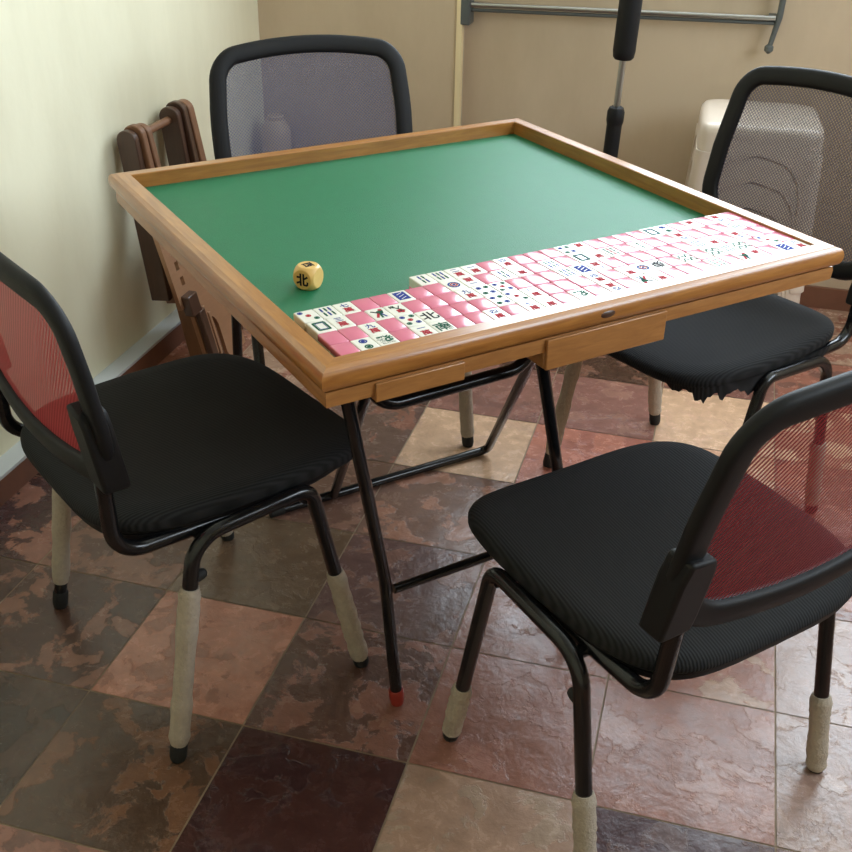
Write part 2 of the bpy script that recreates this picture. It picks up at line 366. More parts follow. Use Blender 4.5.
# daylight outside the windows
wd = bpy.data.worlds.new('overcast_sky'); S.world = wd; wd.use_nodes = True
bg = wd.node_tree.nodes['Background']; bg.inputs['Color'].default_value = (.78, .90, 1.0, 1); bg.inputs['Strength'].default_value = 22.
def portal(name, loc, rot, sx, sy):
    l = bpy.data.lights.new(name, 'AREA'); l.shape = 'RECTANGLE'; l.size = sx; l.size_y = sy; l.cycles.is_portal = True
    o = bpy.data.objects.new(name, l); COL.objects.link(o); o.location = loc; o.rotation_euler = rot
portal('window_daylight', ((WX0+WX1)/2, YR+.12, (WZ0+WZ1)/2), (-PI/2, 0, 0), WX1-WX0, WZ1-WZ0)
portal('added_window_daylight', (XR+.115, (SY0+SY1)/2, (SZ0+SZ1)/2), (0, PI/2, 0), SZ1-SZ0, SY1-SY0)

# ------------------------------------------------------------------ folding mahjong table
TC = (.4981, .5898, 0); TA = .7985
table = tag(empty('mahjong_table', TC, TA), 'square folding mahjong table with green felt top and honey wooden rim', 'table')
IN, OUT, TOP, FELT = .447, .4685, .770, .742
def ringquad(mb, prof, side, m):
    """one mitred rail; prof = (distance from centre, z)"""
    n = len(prof); vs = []
    for s_ in (-1, 1):
        for d, z in prof:
            q = {0: (s_*d, -d), 1: (d, s_*d), 2: (-s_*d, d), 3: (-d, -s_*d)}[side]; vs.append((q[0], q[1], z))
    fs = [(i, (i+1) % n, n+(i+1) % n, n+i) for i in range(n)]+[list(range(n))[::-1], list(range(n, 2*n))]
    mb.add(vs, fs, m)
prof = [(IN, .722), (IN, TOP-.0015), (IN+.0015, TOP), (OUT+.002, TOP), (OUT+.0045, TOP-.0012)]
prof += [(OUT+.0045+.0105*math.sin(t)**.75, .7535+.0155*math.cos(t)) for t in [PI*(.08+.92*k/12) for k in range(1, 13)]]
prof += [(OUT-.002, .7365), (OUT-.006, .722)]
for k in range(4):
    mb = MB(); ringquad(mb, prof, k, M['honey_x'] if k % 2 == 0 else M['honey_y']); mb.build('rim_rail', table, angle=25)
for k in range(4):
    mb = MB(); d0, d1 = .440, .4735
    ringquad(mb, [(d0, .712), (d0, .7345), (d1, .7345), (d1+.001, .728), (d1, .712)], k, M['apron']); mb.build('lower_moulding', table, angle=25)
mb = MB(); mb.lathe([(.009, 0), (.006, .0012), (.001, .0016)], M['dark_wood'], 18); kn = mb.build('wood_knot', table); kn.location = (-.018, -.4832, .7545); kn.rotation_euler = (PI/2, 0, .0); kn.scale = (1.6, .62, 1)
mb = MB(); mb.box((-IN, -IN, .7345), (IN, IN, FELT), M['felt']); mb.build('felt_top', table)
mb = MB(); mb.box((-.44, -.44, .716), (.44, .44, .7345), M['apron']); mb.build('underside_board', table)
mb = MB(); mb.box((-.402, -.4735, .704), (-.262, -.30, .7115), M['apron']); mb.box((-.402, -.4785, .704), (-.262, -.4735, .732), M['apron']); mb.build('thin_drawer', table, bevel=.0015)
mb = MB(); mb.box((-.122, -.4735, .684), (.104, -.26, .7115), M['apron']); mb.box((-.122, -.4795, .684), (.104, -.4735, .733), M['apron']); mb.build('drawer', table, bevel=.0015)
mb = MB(); mb.tube(fillet([(-.335, -.285, .716), (-.315, -.312, .590), (-.03, -.303, .590), (.03, -.285, .716)], .05), .011, M['black_paint']); mb.build('handle_bar', table)
r = .0105
def leg(path, rad, cap=None, cap_mat='red_cap'):
    pts = fillet(path, rad) if len(path) > 2 else [Vector(p) for p in path]
    m = MB(); m.tube(pts, r, M['black_paint']); o = m.build('leg', table)
    if cap:
        m = MB(); e = pts[-1]; d = (pts[-2]-pts[-1]).normalized()
        m.tube([e+Vector((0, 0, .0))-d*0, e+d*.012, e+d*.032, e+d*.034], .0135, M[cap_mat], scale=[.85, 1, 1, .9]); m.build('foot_cap', o)
    return o
leg([(-.424, -.425, .716), (-.322, -.352, .287), (-.299, -.354, .002)], [.10], True)
leg([(-.075, -.385, .716), (.048, -.350, .285), (.078, -.352, .002)], [.10], True)
mb = MB(); mb.tube([(-.305, -.351, .26), (.052, -.351, .26)], .0085, M['black_paint']); mb.build('crossbar', table)
leg([(-.31, -.33, .716), (-.113, .287, .014)], [.1])
mb = MB()
mb.tube(fillet([(.012, -.334, .716), (.312, .290, .0115), (-.243, .293, .0115)], .018), r, M['black_paint']); o = mb.build('leg', table)
mb = MB(); mb.tube([(-.238, .293, .0135), (-.270, .293, .0135)], .0135, M['rubber']); mb.build('foot_cap', o)

# ------------------------------------------------------------------ mahjong tiles
PX, PY, TW, TL, TH = .03045, .0403, .0300, .0396, .0240
X0, Y0 = -.4345, -.4455
ROWS = ['.......fsWWPWPPP4WPPPPF2PWPWP',
        '3sWPPBPPoWPfWPsPFWnPtPPWPPPsP',
        'FWPZLPPPW45PPPsBWPPPPPPsWPWPP',
        'PPWP5wPPP43WPPPWPWowPePeseP3PW'[:29],
        'P2GPVvPPWPWWPGPWPZWPPPnPZWPBW']
def disc(mb, x, y, rad, m, z, seg=14, inner=0.):
    if inner:
        vs = []
        for zz in (z, z+.0003):
            for q in (inner, rad):
                vs += [(x+q*math.cos(2*PI*t/seg), y+q*math.sin(2*PI*t/seg), zz) for t in range(seg)]
        n = seg; fs = []
        for t in range(n):
            u = (t+1) % n
            fs += [(2*n+t, 2*n+u, 3*n+u, 3*n+t), (n+t, n+u, 3*n+u, 3*n+t), (t, 2*n+t, 2*n+u, u)]
        mb.add(vs, fs, m)
    else: mb.lathe([(rad, 0), (rad, .0003)], m, seg, (x, y, z))
def rect(mb, x, y, w, h, m, z, a=0.):
    mb.box((-w/2, -h/2, 0), (w/2, h/2, .0003), m, Matrix.Translation((x, y, z)) @ Matrix.Rotation(a, 4, 'Z'))
def glyph(mb, ch, x, y, size, m, z):
    vs, fs = text_mesh(ch, size, m)
    mb.add([Vector((v.x+x, v.y+y, v.z+z+.00015)) for v in vs], fs, m)
NUM = '一二三四五六七八九'
_design = {}
def design(t, k):
    """engraving of a face, drawn around the origin of the tile's top; u across, v along"""
    key = (t, k)
    if key in _design: return _design[key]
    mb = MB(); z = TH; BL, RD, GR, BK = M['ink_blue'], M['ink_red'], M['ink_green'], M['ink_black']
    if t == 'W': glyph(mb, NUM[k], 0, .0085, .0135, BL, z); glyph(mb, '萬', 0, -.0075, .0165, RD, z)
    elif t == 'V': glyph(mb, '一', 0, .0095, .0135, BL, z); glyph(mb, '萬', 0, -.0065, .0165, RD, z)
    elif t == 'w': glyph(mb, '東南西北'[k % 4], 0, 0, .027, BK, z)
    elif t == 'v': glyph(mb, '南', 0, 0, .027, GR, z)
    elif t == 'G': glyph(mb, '發', 0, 0, .026, GR, z)
    elif t == 'F':
        for (x, y, w, h) in ((0, .0125, .018, .003), (0, -.0125, .018, .003), (-.0085, 0, .003, .024), (.0085, 0, .003, .024)): rect(mb, x, y, w, h, GR, z)
        for (x, y, w, h) in ((0, .0098, .0125, .0007), (0, -.0098, .0125, .0007), (-.0058, 0, .0007, .019), (.0058, 0, .0007, .019)): rect(mb, x, y, w, h, BL, z)
    elif t == 'B':
        rect(mb, 0, 0, .019, .027, BL, z)
        for q in range(3): rect(mb, 0, -.008+q*.008, .012, .0012, M['ivory'], z+.0002, .5)
    elif t == 'o':
        disc(mb, 0, 0, .010, BL, z, 20, .0075); disc(mb, 0, 0, .006, RD, z, 16, .004); disc(mb, 0, 0, .0025, BL, z)
        for q in range(8): disc(mb, .0068*math.cos(q*PI/4), .0068*math.sin(q*PI/4), .0009, GR, z, 8)
    elif t in '2345':
        P = {'2': [(-.000, .009, BL), (.000, -.009, GR)], '3': [(-.008, .012, BL), (0, 0, RD), (.008, -.012, GR)],
             '4': [(-.0065, .010, BL), (.0065, .010, GR), (-.0065, -.010, GR), (.0065, -.010, BL)], '5': [(-.0075, .011, BL), (.0075, .011, GR), (0, 0, RD), (-.0075, -.011, GR), (.0075, -.011, BL)]}[t]
        rad = {'2': .0062, '3': .0042, '4': .0046, '5': .0042}[t]
        for x, y, m in P: disc(mb, x, y, rad, m, z, 16, rad*.62); disc(mb, x, y, rad*.5, m, z, 10)
    elif t in 'tfsen':
        cols, rows = {'t': (1, 2), 'f': (2, 2), 's': (3, 2), 'e': (4, 2), 'n': (3, 3)}[t]
        for i in range(cols):
            for j in range(rows):
                x = (i-(cols-1)/2)*.0066; y = (j-(rows-1)/2)*(.028/rows+.001)
                m = RD if (t == 'n' and i == 1) else (BL if (i+j) % 2 and t in 'fs' else GR)
                rect(mb, x, y, .0026, .026/rows, m, z, (.35 if (t == 'e' and i in (0, 2)) else -.35) if t == 'e' else 0); disc(mb, x, y, .0020, m, z, 8)
    elif t == 'Z':
        disc(mb, .002, .003, .0055, GR, z, 14); rect(mb, -.004, -.005, .004, .017, RD, z, -.5); rect(mb, 0, -.007, .003, .016, GR, z, -.15); rect(mb, .004, -.007, .0025, .014, BL, z, .25)
        disc(mb, .006, .0105, .0032, RD, z, 12); rect(mb, .0065, .004, .003, .010, GR, z, -.3); rect(mb, -.005, .006, .003, .012, BK, z, .8)
    elif t == 'L':
        glyph(mb, '梅', -.005, .010, .009, BK, z); rect(mb, .001, .003, .0022, .024, GR, z, .6); rect(mb, .004, .006, .0018, .012, BK, z, -.5)
        for q in range(5): disc(mb, .002+.0042*math.cos(q*2*PI/5), -.006+.0042*math.sin(q*2*PI/5), .0028, RD, z, 10)
        disc(mb, .002, -.006, .0018, BK, z+.0001, 8)
    me = mb.mesh('engraving'); _design[key] = me; return me
def tile_block(z0, z1, m, name):
    w, l, e = TW/2, TL/2, .0019
    bm = bmesh.new(); bmesh.ops.create_cube(bm, size=1.)
    for v in bm.verts: v.co = Vector((v.co.x*TW, v.co.y*TL, z0 if v.co.z < 0 else z1))
    outer = z1 if z0 > 0 else z0
    ed = [q for q in bm.edges if abs(q.verts[0].co.z-q.verts[1].co.z) > 1e-6 or abs(q.verts[0].co.z-outer) < 1e-6]
    bmesh.ops.bevel(bm, geom=ed, offset=e, segments=3, affect='EDGES', profile=.5)
    me = bpy.data.meshes.new(name); bm.to_mesh(me); bm.free(); me.materials.append(m)
    for q in me.polygons: q.use_smooth = m is M['pink'] or q.area < 1.5e-4
    return me
SPL = .0095
UP_I = tile_block(SPL, TH, M['ivory'], 'ivory_face'); UP_P = tile_block(0, SPL, M['pink'], 'pink_back')
DN_P = tile_block(TH-SPL, TH, M['pink'], 'pink_back'); DN_I = tile_block(0, TH-SPL, M['ivory'], 'ivory_face')
ORD = ['', 'first', 'second', 'third', 'fourth', 'fifth', 'sixth', 'seventh', 'eighth', 'ninth', 'tenth', 'eleventh', 'twelfth', 'thirteenth', 'fourteenth', 'fifteenth', 'sixteenth', 'seventeenth', 'eighteenth', 'nineteenth', 'twentieth'] + ['twenty-'+q for q in ('first', 'second', 'third', 'fourth', 'fifth', 'sixth', 'seventh', 'eighth', 'ninth')]
NUMW = ['one', 'two', 'three', 'four', 'five', 'six', 'seven', 'eight', 'nine']
RN = ['back row', 'fourth row from front', 'third row from front', 'second row from front', 'front row']
def desc(t, k):
    return {'W': NUMW[k]+' character', 'V': 'one character', 'w': 'black wind character', 'v': 'green wind character', 'G': 'green dragon', 'F': 'dark rectangular frame', 'B': 'solid blue panel', 'o': 'one large wheel', '2': 'two dots', '3': 'three slanting dots', '4': 'four dots', '5': 'five dots',
            't': 'two bamboo sticks', 'f': 'four bamboo sticks', 's': 'six bamboo sticks', 'e': 'eight bamboo sticks', 'n': 'nine bamboo sticks', 'Z': 'bamboo bird', 'L': 'red blossom'}[t]
rng = random.Random(11); table_m = Matrix.Translation(TC) @ Matrix.Rotation(TA, 4, 'Z')
rowshift = [.0, .0, .0016, .0002, -.0004]
for rI, row in enumerate(ROWS):
    first = 7 if rI == 0 else 0
    for c, t in enumerate(row):
        if t == '.': continue
        k = rng.randrange(9)
        pos = table_m @ Vector((X0+(c+.5)*PX+rowshift[rI]+(rng.random()-.5)*.0003, Y0+(4.5-rI)*PY+(rng.random()-.5)*.0006, FELT+.0001))
        place = '%s, %s from %s' % (RN[rI], ORD[c-first+1] if c < 15 else ORD[29-c], 'left' if c < 15 else 'right')
        if t == 'P':
            lab = 'face-down pink mahjong tile in %s' % place
            o = tag(link('mahjong_tile', DN_P), lab, 'mahjong tile', 'mahjong tiles laid out in rows'); link('ivory_face', DN_I, o)
        else:
            lab = 'face-up mahjong tile showing %s, %s' % (desc(t, k), place)
            o = tag(link('mahjong_tile', UP_I), lab, 'mahjong tile', 'mahjong tiles laid out in rows'); link('pink_back', UP_P, o); link('engraving', design(t, k if t in 'Ww' else 0), o)
        o.location = pos; o.rotation_euler = (0, 0, TA+(rng.random()-.5)*.012+(PI if rng.random() < .35 and t not in 'FB3' and c > 8 else 0))

# ------------------------------------------------------------------ wind die
def die():
    e, R = .0185, .0242; n = 28; vs = []; fs = []
    bm = bmesh.new(); bmesh.ops.create_cube(bm, size=2.); bmesh.ops.subdivide_edges(bm, edges=bm.edges[:], cuts=n, use_grid_fill=True)
    for v in bm.verts:
        c = Vector((math.tan(v.co.x*PI/4), math.tan(v.co.y*PI/4), math.tan(v.co.z*PI/4)))
        d = c.normalized(); v.co = d*min(R, e/max(abs(d.x), abs(d.y), abs(d.z)))
    me = bpy.data.meshes.new('wind_die'); bm.to_mesh(me); bm.free(); me.materials.append(M['die_wood'])
    for q in me.polygons: q.use_smooth = True
    me.set_sharp_from_angle(angle=math.radians(14))
    o = link('wind_die', me); tag(o, 'large wooden die with rounded corners and black characters on green felt', 'die')
    for ch, mt, sz in (('北', Matrix.Rotation(PI/2, 4, 'X') @ Matrix.Translation((0, 0, e)), .021), ('西', Matrix.Rotation(-.5, 4, 'Z') @ Matrix.Translation((0, 0, e)), .017)):
        mb = MB(); v_, f_ = text_mesh(ch, sz, M['ink_black'], .0006, .035); mb.add([mt @ v for v in v_], f_, M['ink_black']); mb.build('black_character', o)
    pos = table_m @ Vector((-.351, -.156, FELT+e)); o.location = pos; o.rotation_euler = (0, 0, -.16)
die()

# ------------------------------------------------------------------ chairs
def superell(a, b_, n, N_):
    out = []
    for k in range(N_):
        t = 2*PI*k/N_; c, s = math.cos(t), math.sin(t)
        out.append((a*math.copysign(abs(c)**(2/n), c), b_*math.copysign(abs(s)**(2/n), s)))
    return out
def seat_mesh():
    mb = MB(); o = superell(.243, .254, 4.2, 72); n = len(o); vs = []
    pr_ = [(0, .437), (.6, .437), (.93, .437), (.98, .441), (1., .449), (1., .456), (.985, .464), (.95, .469), (.85, .472), (.5, .468), (.2, .466), (0, .466)]
    for sc, z in pr_:
        for x, y in o:
            yy = y*sc; zz = z
            if yy > .12: zz -= (yy-.12)**2*.9                      # waterfall front
            if z > .45: zz += .012*(x*sc/.235)**2-.006
            vs.append((x*sc*(1-.06*max(0, -yy)/.25), yy+.012, zz))
    fs = [(i*n+t, i*n+(t+1) % n, (i+1)*n+(t+1) % n, (i+1)*n+t) for i in range(len(pr_)-1) for t in range(n)]
    mb.add(vs, fs, M['fabric']); bm = bmesh.new(); me = mb.mesh('seat', 60); bm.from_mesh(me); bmesh.ops.remove_doubles(bm, verts=bm.verts, dist=1e-6); bm.to_mesh(me); bm.free()
    return me
BK = dict(slope=.21, hw=.239, shift=0., zt=.880, rt=.046, br=(.556, .685))
def backy(x, z): return -.222+BK['shift']-(z-.5)*BK['slope']-.022*(1-(x/.25)**2)
def back_outline(inset=0.):
    hw, zb, zt, rt_, rb = BK['hw']-inset, .575+inset, BK['zt']-inset, BK['rt'], .085
    pts = []
    def arc(cx, cz, a0, a1, rr, k=9):
        for i in range(k+1):
            a = a0+(a1-a0)*i/k; pts.append((cx+rr*math.cos(a), cz+rr*math.sin(a)))
    def line(x0, z0, x1, z1, k):
        for i in range(1, k): pts.append((x0+(x1-x0)*i/k, z0+(z1-z0)*i/k))
    arc(-hw+rb, zb+rb, PI, 1.5*PI, rb); line(-hw+rb, zb, hw-rb, zb, 12)
    arc(hw-rb, zb+rb, 1.5*PI, 2*PI, rb); line(hw, zb+rb, hw, zt-rt_, 5)
    arc(hw-rt_, zt-rt_, 0, PI/2, rt_); line(hw-rt_, zt, -hw+rt_, zt, 12)
    arc(-hw+rt_, zt-rt_, PI/2, PI, rt_); line(-hw, zt-rt_, -hw, zb+rb, 5)
    out = []
    for x, z in pts:
        u = 1-min(1, abs(x)/BK['hw'])**2
        zz = z+(.022*u if z > .71 else -.026*u)
        xx = x*(1-.05*max(0, (z-.74))/.12)
        out.append(Vector((xx, backy(xx, zz), zz)))
    return out
def make_chair(net, socks, torn=False):
    root = empty('office_chair')
    link('seat', seat_mesh(), root).location.z = -.005
    bp_, pl_ = M['black_paint'], M['black_plastic']; R = .0125; X = .2505
    mb = MB(); o_ = superell(.228, .242, 4.2, 60); n = len(o_)
    mb.add([(x*q, y*q+.008, z) for q, z in ((0.01, .402), (.80, .404), (.93, .412), (1., .430), (1., .4385), (.01, .4385)) for x, y in o_], [(i*n+t, i*n+(t+1) % n, (i+1)*n+(t+1) % n, (i+1)*n+t) for i in range(5) for t in range(n)]+[list(range(n))[::-1], [5*n+t for t in range(n)]], pl_)
    mb.build('seat_shell', root, angle=60).location.z = -.005
    for sx in (-1, 1):
        full = fillet([(sx*X, .19, .004), (sx*X, .094, .434), (sx*X, -.118, .424), (sx*X, -.19, .004)], [.032, .06], 8)
        nf = 10                                                     # front foot, 9 bend points, then rear bend
        front, rear = full[:nf], full[nf:]
        a, b2 = front[-1], rear[0]
        m1 = a.lerp(b2, .18); m2 = a.lerp(b2, .82)
        for w, pts in ((0, front+[m1]), (1, [m2]+rear)):
            mb = MB(); mb.tube(pts, R, bp_); lg = mb.build('leg', root)
            p0, p1 = (pts[0], pts[1]) if w == 0 else (pts[-1], pts[-2])
            d = (p1-p0).normalized()
            mb = MB(); mb.tube([p0-Vector((0, 0, .003)), p0+d*.006, p0+d*.03, p0+d*.034], .0150, M['rubber'], scale=[.85, 1, 1, .9]); mb.build('foot_cap', lg)
            z0, z1 = socks[(sx, w)]
            if z1 > z0:
                mb = MB(); L_ = z1-z0; K = 22; rg = random.Random(int(z1*1e4)+w)
                sp = [p0+d*(z0+L_*i/K) for i in range(K+1)]
                mb.tube(sp, .0168, M['sock'], 18, scale=[.84]+[.95+rg.random()*.16 for _ in range(K-1)]+[.86]); mb.build('leg_sock', lg)
        mb = MB(); mb.tube([m1, m2], R, bp_); mb.build('side_rail', root)
        mb = MB(); mb.tube([(sx*X, -.130, .352), (sx*X, -.112, .355), (sx*X, -.106, .356), (sx*X, -.103, .3565)], .0095, M['rubber'], scale=[1, 1, .8, .35]); mb.build('stacking_bumper', root)
        xs = sx*.218
        mb = MB(); mb.tube(fillet([(xs, .06, .414), (xs, -.230, .423), (xs, backy(xs, .60), .615)], .05), R, bp_); mb.build('back_support', root)
        ang = -math.atan(.21)
        mb = MB(); xb = sx*.231
        for (zz0, zz1, w0) in (BK['br']+(.026,),):
            poly = [(-w0, zz0), (w0, zz0), (w0+.002, zz0+.03), (w0, zz1-.02), (w0-.006, zz1), (-w0+.004, zz1+.006), (-w0-.002, zz1-.03)]
            vs = []
            for dy in (-.020, .022):
                for u, zz in poly: vs.append((xb+u, backy(xb, zz)+dy, zz))
            n = len(poly); mb.add(vs, [list(range(n))[::-1], list(range(n, 2*n))]+[(i, (i+1) % n, n+(i+1) % n, n+i) for i in range(n)], pl_)
        mb.build('back_bracket', root, bevel=.006, seg=3)
    for y in (.085, -.1):
        mb = MB(); mb.tube([(-X, y, .416), (X, y, .416)], .010, bp_); mb.build('crossbar', root)
    ol = back_outline()
    prof_ = [(.011*math.copysign(abs(math.cos(t))**.7, math.cos(t)), .0207*math.copysign(abs(math.sin(t))**.7, math.sin(t))) for t in [2*PI*k/16 for k in range(16)]]
    mb = MB(); mb.sweep(ol, prof_, pl_, closed=True, up=(0, 1, .2)); mb.build('back_frame', root, angle=60)
    mb = MB(); vs = []; inn = back_outline(.006); n = len(inn); c = Vector((0, 0, .69))
    rings = [1, .8, .6, .4, .2]
    for q in rings:
        for pnt in inn:
            x = pnt.x*q; z = .715+(pnt.z-.715)*q; vs.append((x, backy(x, z)+.002, z))
    vs.append((0, backy(0, .715)+.002, .715))
    fs = [(i*n+t, i*n+(t+1) % n, (i+1)*n+(t+1) % n, (i+1)*n+t) for i in range(len(rings)-1) for t in range(n)]+[((len(rings)-1)*n+t, (len(rings)-1)*n+(t+1) % n, len(rings)*n) for t in range(n)]
    mb.add(vs, fs, net); mb.build('back_mesh', root)
    if torn:
        mb = MB(); rg = random.Random(4); ol_ = superell(.242, .253, 4.2, 144)
        ol_ = ol_[40:82]; K = len(ol_)-1; top = []; bot = []
        for i, (x, y) in enumerate(ol_):
            w_ = math.sin(PI*i/K)**.6; top.append((x, y+.012, .440)); bot.append((x*.99, y*.99+.012, .432-w_*(.008+[.004,.012,.030,.018,.006,.010,.034,.026,.012,.004,.022,.008][(i//2) % 12]*(.7+.5*rg.random()))))
        vs = top+bot+[(x*.985, y*.985, z) for x, y, z in top]+[(x*.985, y*.985, z) for x, y, z in bot]; k1 = K+1
        fs = []
        for i in range(K): fs += [(i, i+1, k1+i+1, k1+i), (2*k1+i, 2*k1+i+1, 3*k1+i+1, 3*k1+i), (k1+i, k1+i+1, 3*k1+i+1, 3*k1+i)]
        mb.add(vs, fs, M['fabric']); mb.build('torn_lining', root)
    return root
def put(o, x, y, heading, sc=1.): o.location = (x, y, 0); o.rotation_euler = (0, 0, heading-PI/2); o.scale = (sc, sc, sc)
G_ = 'office chairs around the mahjong table'
BK.update(slope=.14, hw=.249, shift=.008, zt=.842)
cA = make_chair(M['red_net'], {(-1, 1): (.055, .38), (1, 1): (.03, .34), (1, 0): (.015, .245), (-1, 0): (.012, .2)})
put(cA, .135, .20, .945, 1.0); tag(cA, 'red mesh-backed black chair on the left, beside the cream wall', 'chair', G_)
BK.update(slope=.21, hw=.239, shift=0., zt=.880)
cB = make_chair(M['shaded_red_net'], {(-1, 0): (.012, .145), (-1, 1): (.0, .20), (1, 1): (.0, .15), (1, 0): (.012, .15)})
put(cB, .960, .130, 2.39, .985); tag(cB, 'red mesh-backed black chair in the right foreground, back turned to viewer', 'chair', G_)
BK.update(hw=.233, zt=.868, br=(.51, .60))
cC = make_chair(M['blue_net'], {(-1, 0): (.02, .30), (1, 0): (.02, .12), (1, 1): (.02, .12), (-1, 1): (.02, .2)})
put(cC, .139, 1.045, -.95); tag(cC, 'black chair with blue-grey mesh back behind the table near the corner', 'chair', G_)
BK.update(hw=.239, zt=.898)
cD = make_chair(M['grey_net'], {(1, 0): (.03, .36), (1, 1): (.03, .2), (-1, 0): (.02, .2), (-1, 1): (.02, .2)}, torn=True)
put(cD, .972, .994, -2.243, .98); tag(cD, 'black chair with grey mesh back and torn seat edge, right of table', 'chair', G_)

# ------------------------------------------------------------------ folded wooden chair against the left wall
fc = tag(empty('folded_wooden_chair', (-.43, 1.3, 0)), 'folded brown wooden chair leaning against the cream wall behind the table', 'chair')
def plank(y0, y1, width, top, bot, m, name, off=0.):
    """board leaning on the wall: broad face towards -y, rounded top; top/bot = (x,z) of its wall-side edge"""
    a = Vector((bot[0], 0, bot[1])); d = Vector((top[0]-bot[0], 0, top[1]-bot[1])); L_ = d.length; d.normalize(); nrm = Vector((d.z, 0, -d.x))
    poly = [(0, 0), (width, 0)]
    rr = width*.48
    for k in range(7): t = PI/2*k/6; poly.append((width-rr+rr*math.cos(t), L_-rr+rr*math.sin(t)))
    for k in range(7): t = PI/2+PI/2*k/6; poly.append((rr+rr*math.cos(t), L_-rr+rr*math.sin(t)))
    vs = []; n = len(poly)
    for y in (y0, y1):
        for u, v in poly: q = a+nrm*u+d*v; vs.append((q.x+.43, y-1.3, q.z))
    mb = MB(); mb.add(vs, [list(range(n))[::-1], list(range(n, 2*n))]+[(i, (i+1) % n, n+(i+1) % n, n+i) for i in range(n)], m)
    return mb.build(name, fc, bevel=.003, seg=2)
# left trio and right trio of boards
plank(1.195, 1.217, .055, (-.535, .665), (-.486, .205), M['dark_wood'], 'back_board')
plank(1.220, 1.242, .058, (-.531, .672), (-.456, .19), M['mid_wood'], 'side_board')
plank(1.245, 1.267, .058, (-.528, .668), (-.412, .002), M['mid_wood'], 'side_board')
plank(1.425, 1.447, .058, (-.535, .672), (-.486, .205), M['dark_wood'], 'back_board')
plank(1.450, 1.472, .060, (-.531, .680), (-.456, .19), M['dark_wood'], 'side_board')
plank(1.475, 1.505, .060, (-.528, .676), (-.412, .002), M['mid_wood'], 'side_board')
mb = MB(); mb.tube([(-.505+.43, -.04, .640), (-.505+.43, .13, .640)], .011, M['mid_wood']); mb.build('dowel', fc)
def carved_panel():
    cu = bpy.data.curves.new('p', 'CURVE'); cu.dimensions = '2D'; cu.fill_mode = 'BOTH'; cu.extrude = .006
    def spl(pts):
        s_ = cu.splines.new('POLY'); s_.points.add(len(pts)-1); s_.use_cyclic_u = True
        for q, (x, y) in zip(s_.points, pts): q.co = (x, y, 0, 1)
    # (y-1.2, height along the board)
    arch = [(.062+.030*math.cos(t)+.03, .095+.048*math.sin(t)) for t in [PI*k/10 for k in range(11)]]
    spl([(-.042, .44), (-.035, .215), (.006, .215), (.012, .19), (.012, 0), (.048, 0)]+[(.062, .02)]+arch[::-1]+[(.122, .02), (.135, 0), (.235, 0), (.235, .44)])
    for (x, y) in ((.001, .372), (.007, .326), (.011, .282)): spl([(x-.009, y-.012), (x+.009, y-.012), (x+.009, y+.012), (x-.009, y+.012)])
    o = bpy.data.objects.new('p', cu); COL.objects.link(o)
    me = bpy.data.meshes.new_from_object(o.evaluated_get(bpy.context.evaluated_depsgraph_get())); bpy.data.objects.remove(o)
    al = math.atan(.233)
    for v in me.vertices:
        y, s_, t = v.co.x, v.co.y, v.co.z
        v.co = Vector((-.326-s_*math.sin(al)+t*math.cos(al)+.43, 1.182+y-1.3, s_*math.cos(al)+t*math.sin(al)+.002))
    me.materials.clear(); me.materials.append(M['pale_wood'])
    link('carved_panel', me, fc)
carved_panel()
SH = Matrix(((1, 0, -.233, 0), (0, 1, 0, 0), (0, 0, 1, 0), (0, 0, 0, 1)))        # the lean of the panel
mb = MB(); mb.box((.106, -.140, .19), (.132, -.088, .245), M['dark_wood'], SH); mb.build('hinge_block', fc, bevel=.003)
mb = MB(); mb.box((.114, -.105, 0), (.132, -.074, .192), M['dark_wood'], SH); mb.build('front_leg', fc, bevel=.003)
mb = MB(); mb.box((.114, -.068, .05), (.122, -.054, .19), M['pale_wood'], SH); mb.box((.114, -.048, .04), (.122, -.036, .165), M['pale_wood'], SH); mb.build('pale_strip', fc, bevel=.002)

# ------------------------------------------------------------------ wall rail
rl = tag(empty('wall_rail', (.128, YR-.05, .862)), 'chrome double rail fixed low on the tan wall between two brackets', 'rail')
mb = MB(); mb.tube([(0.02, .005, .004), (.925, .005, .018)], .0075, M['chrome']); mb.build('tube', rl)
mb = MB(); mb.tube([(0.02, .012, -.012), (.925, .012, .004)], .0055, M['steel_grey']); mb.build('tube', rl)
mb = MB(); mb.box((-.004, -.012, -.055), (.026, .049, .30), M['steel_grey']); mb.build('bracket', rl, bevel=.004)
mb = MB(); mb.tube([(.945, .008, .36), (.935, .008, .02), (.922, .008, -.055)], .009, M['steel_grey'], scale=[1.1, 1, .8]); mb.lathe([(.004, -.014), (.013, -.006), (.013, .006), (.004, .014)], M['steel_grey'], 14, (.920, .008, -.066)); mb.build('bracket', rl)
mb = MB(); mb.box((.905, .01, .005), (.935, .049, .025), M['steel_grey']); mb.build('wall_mount', rl)

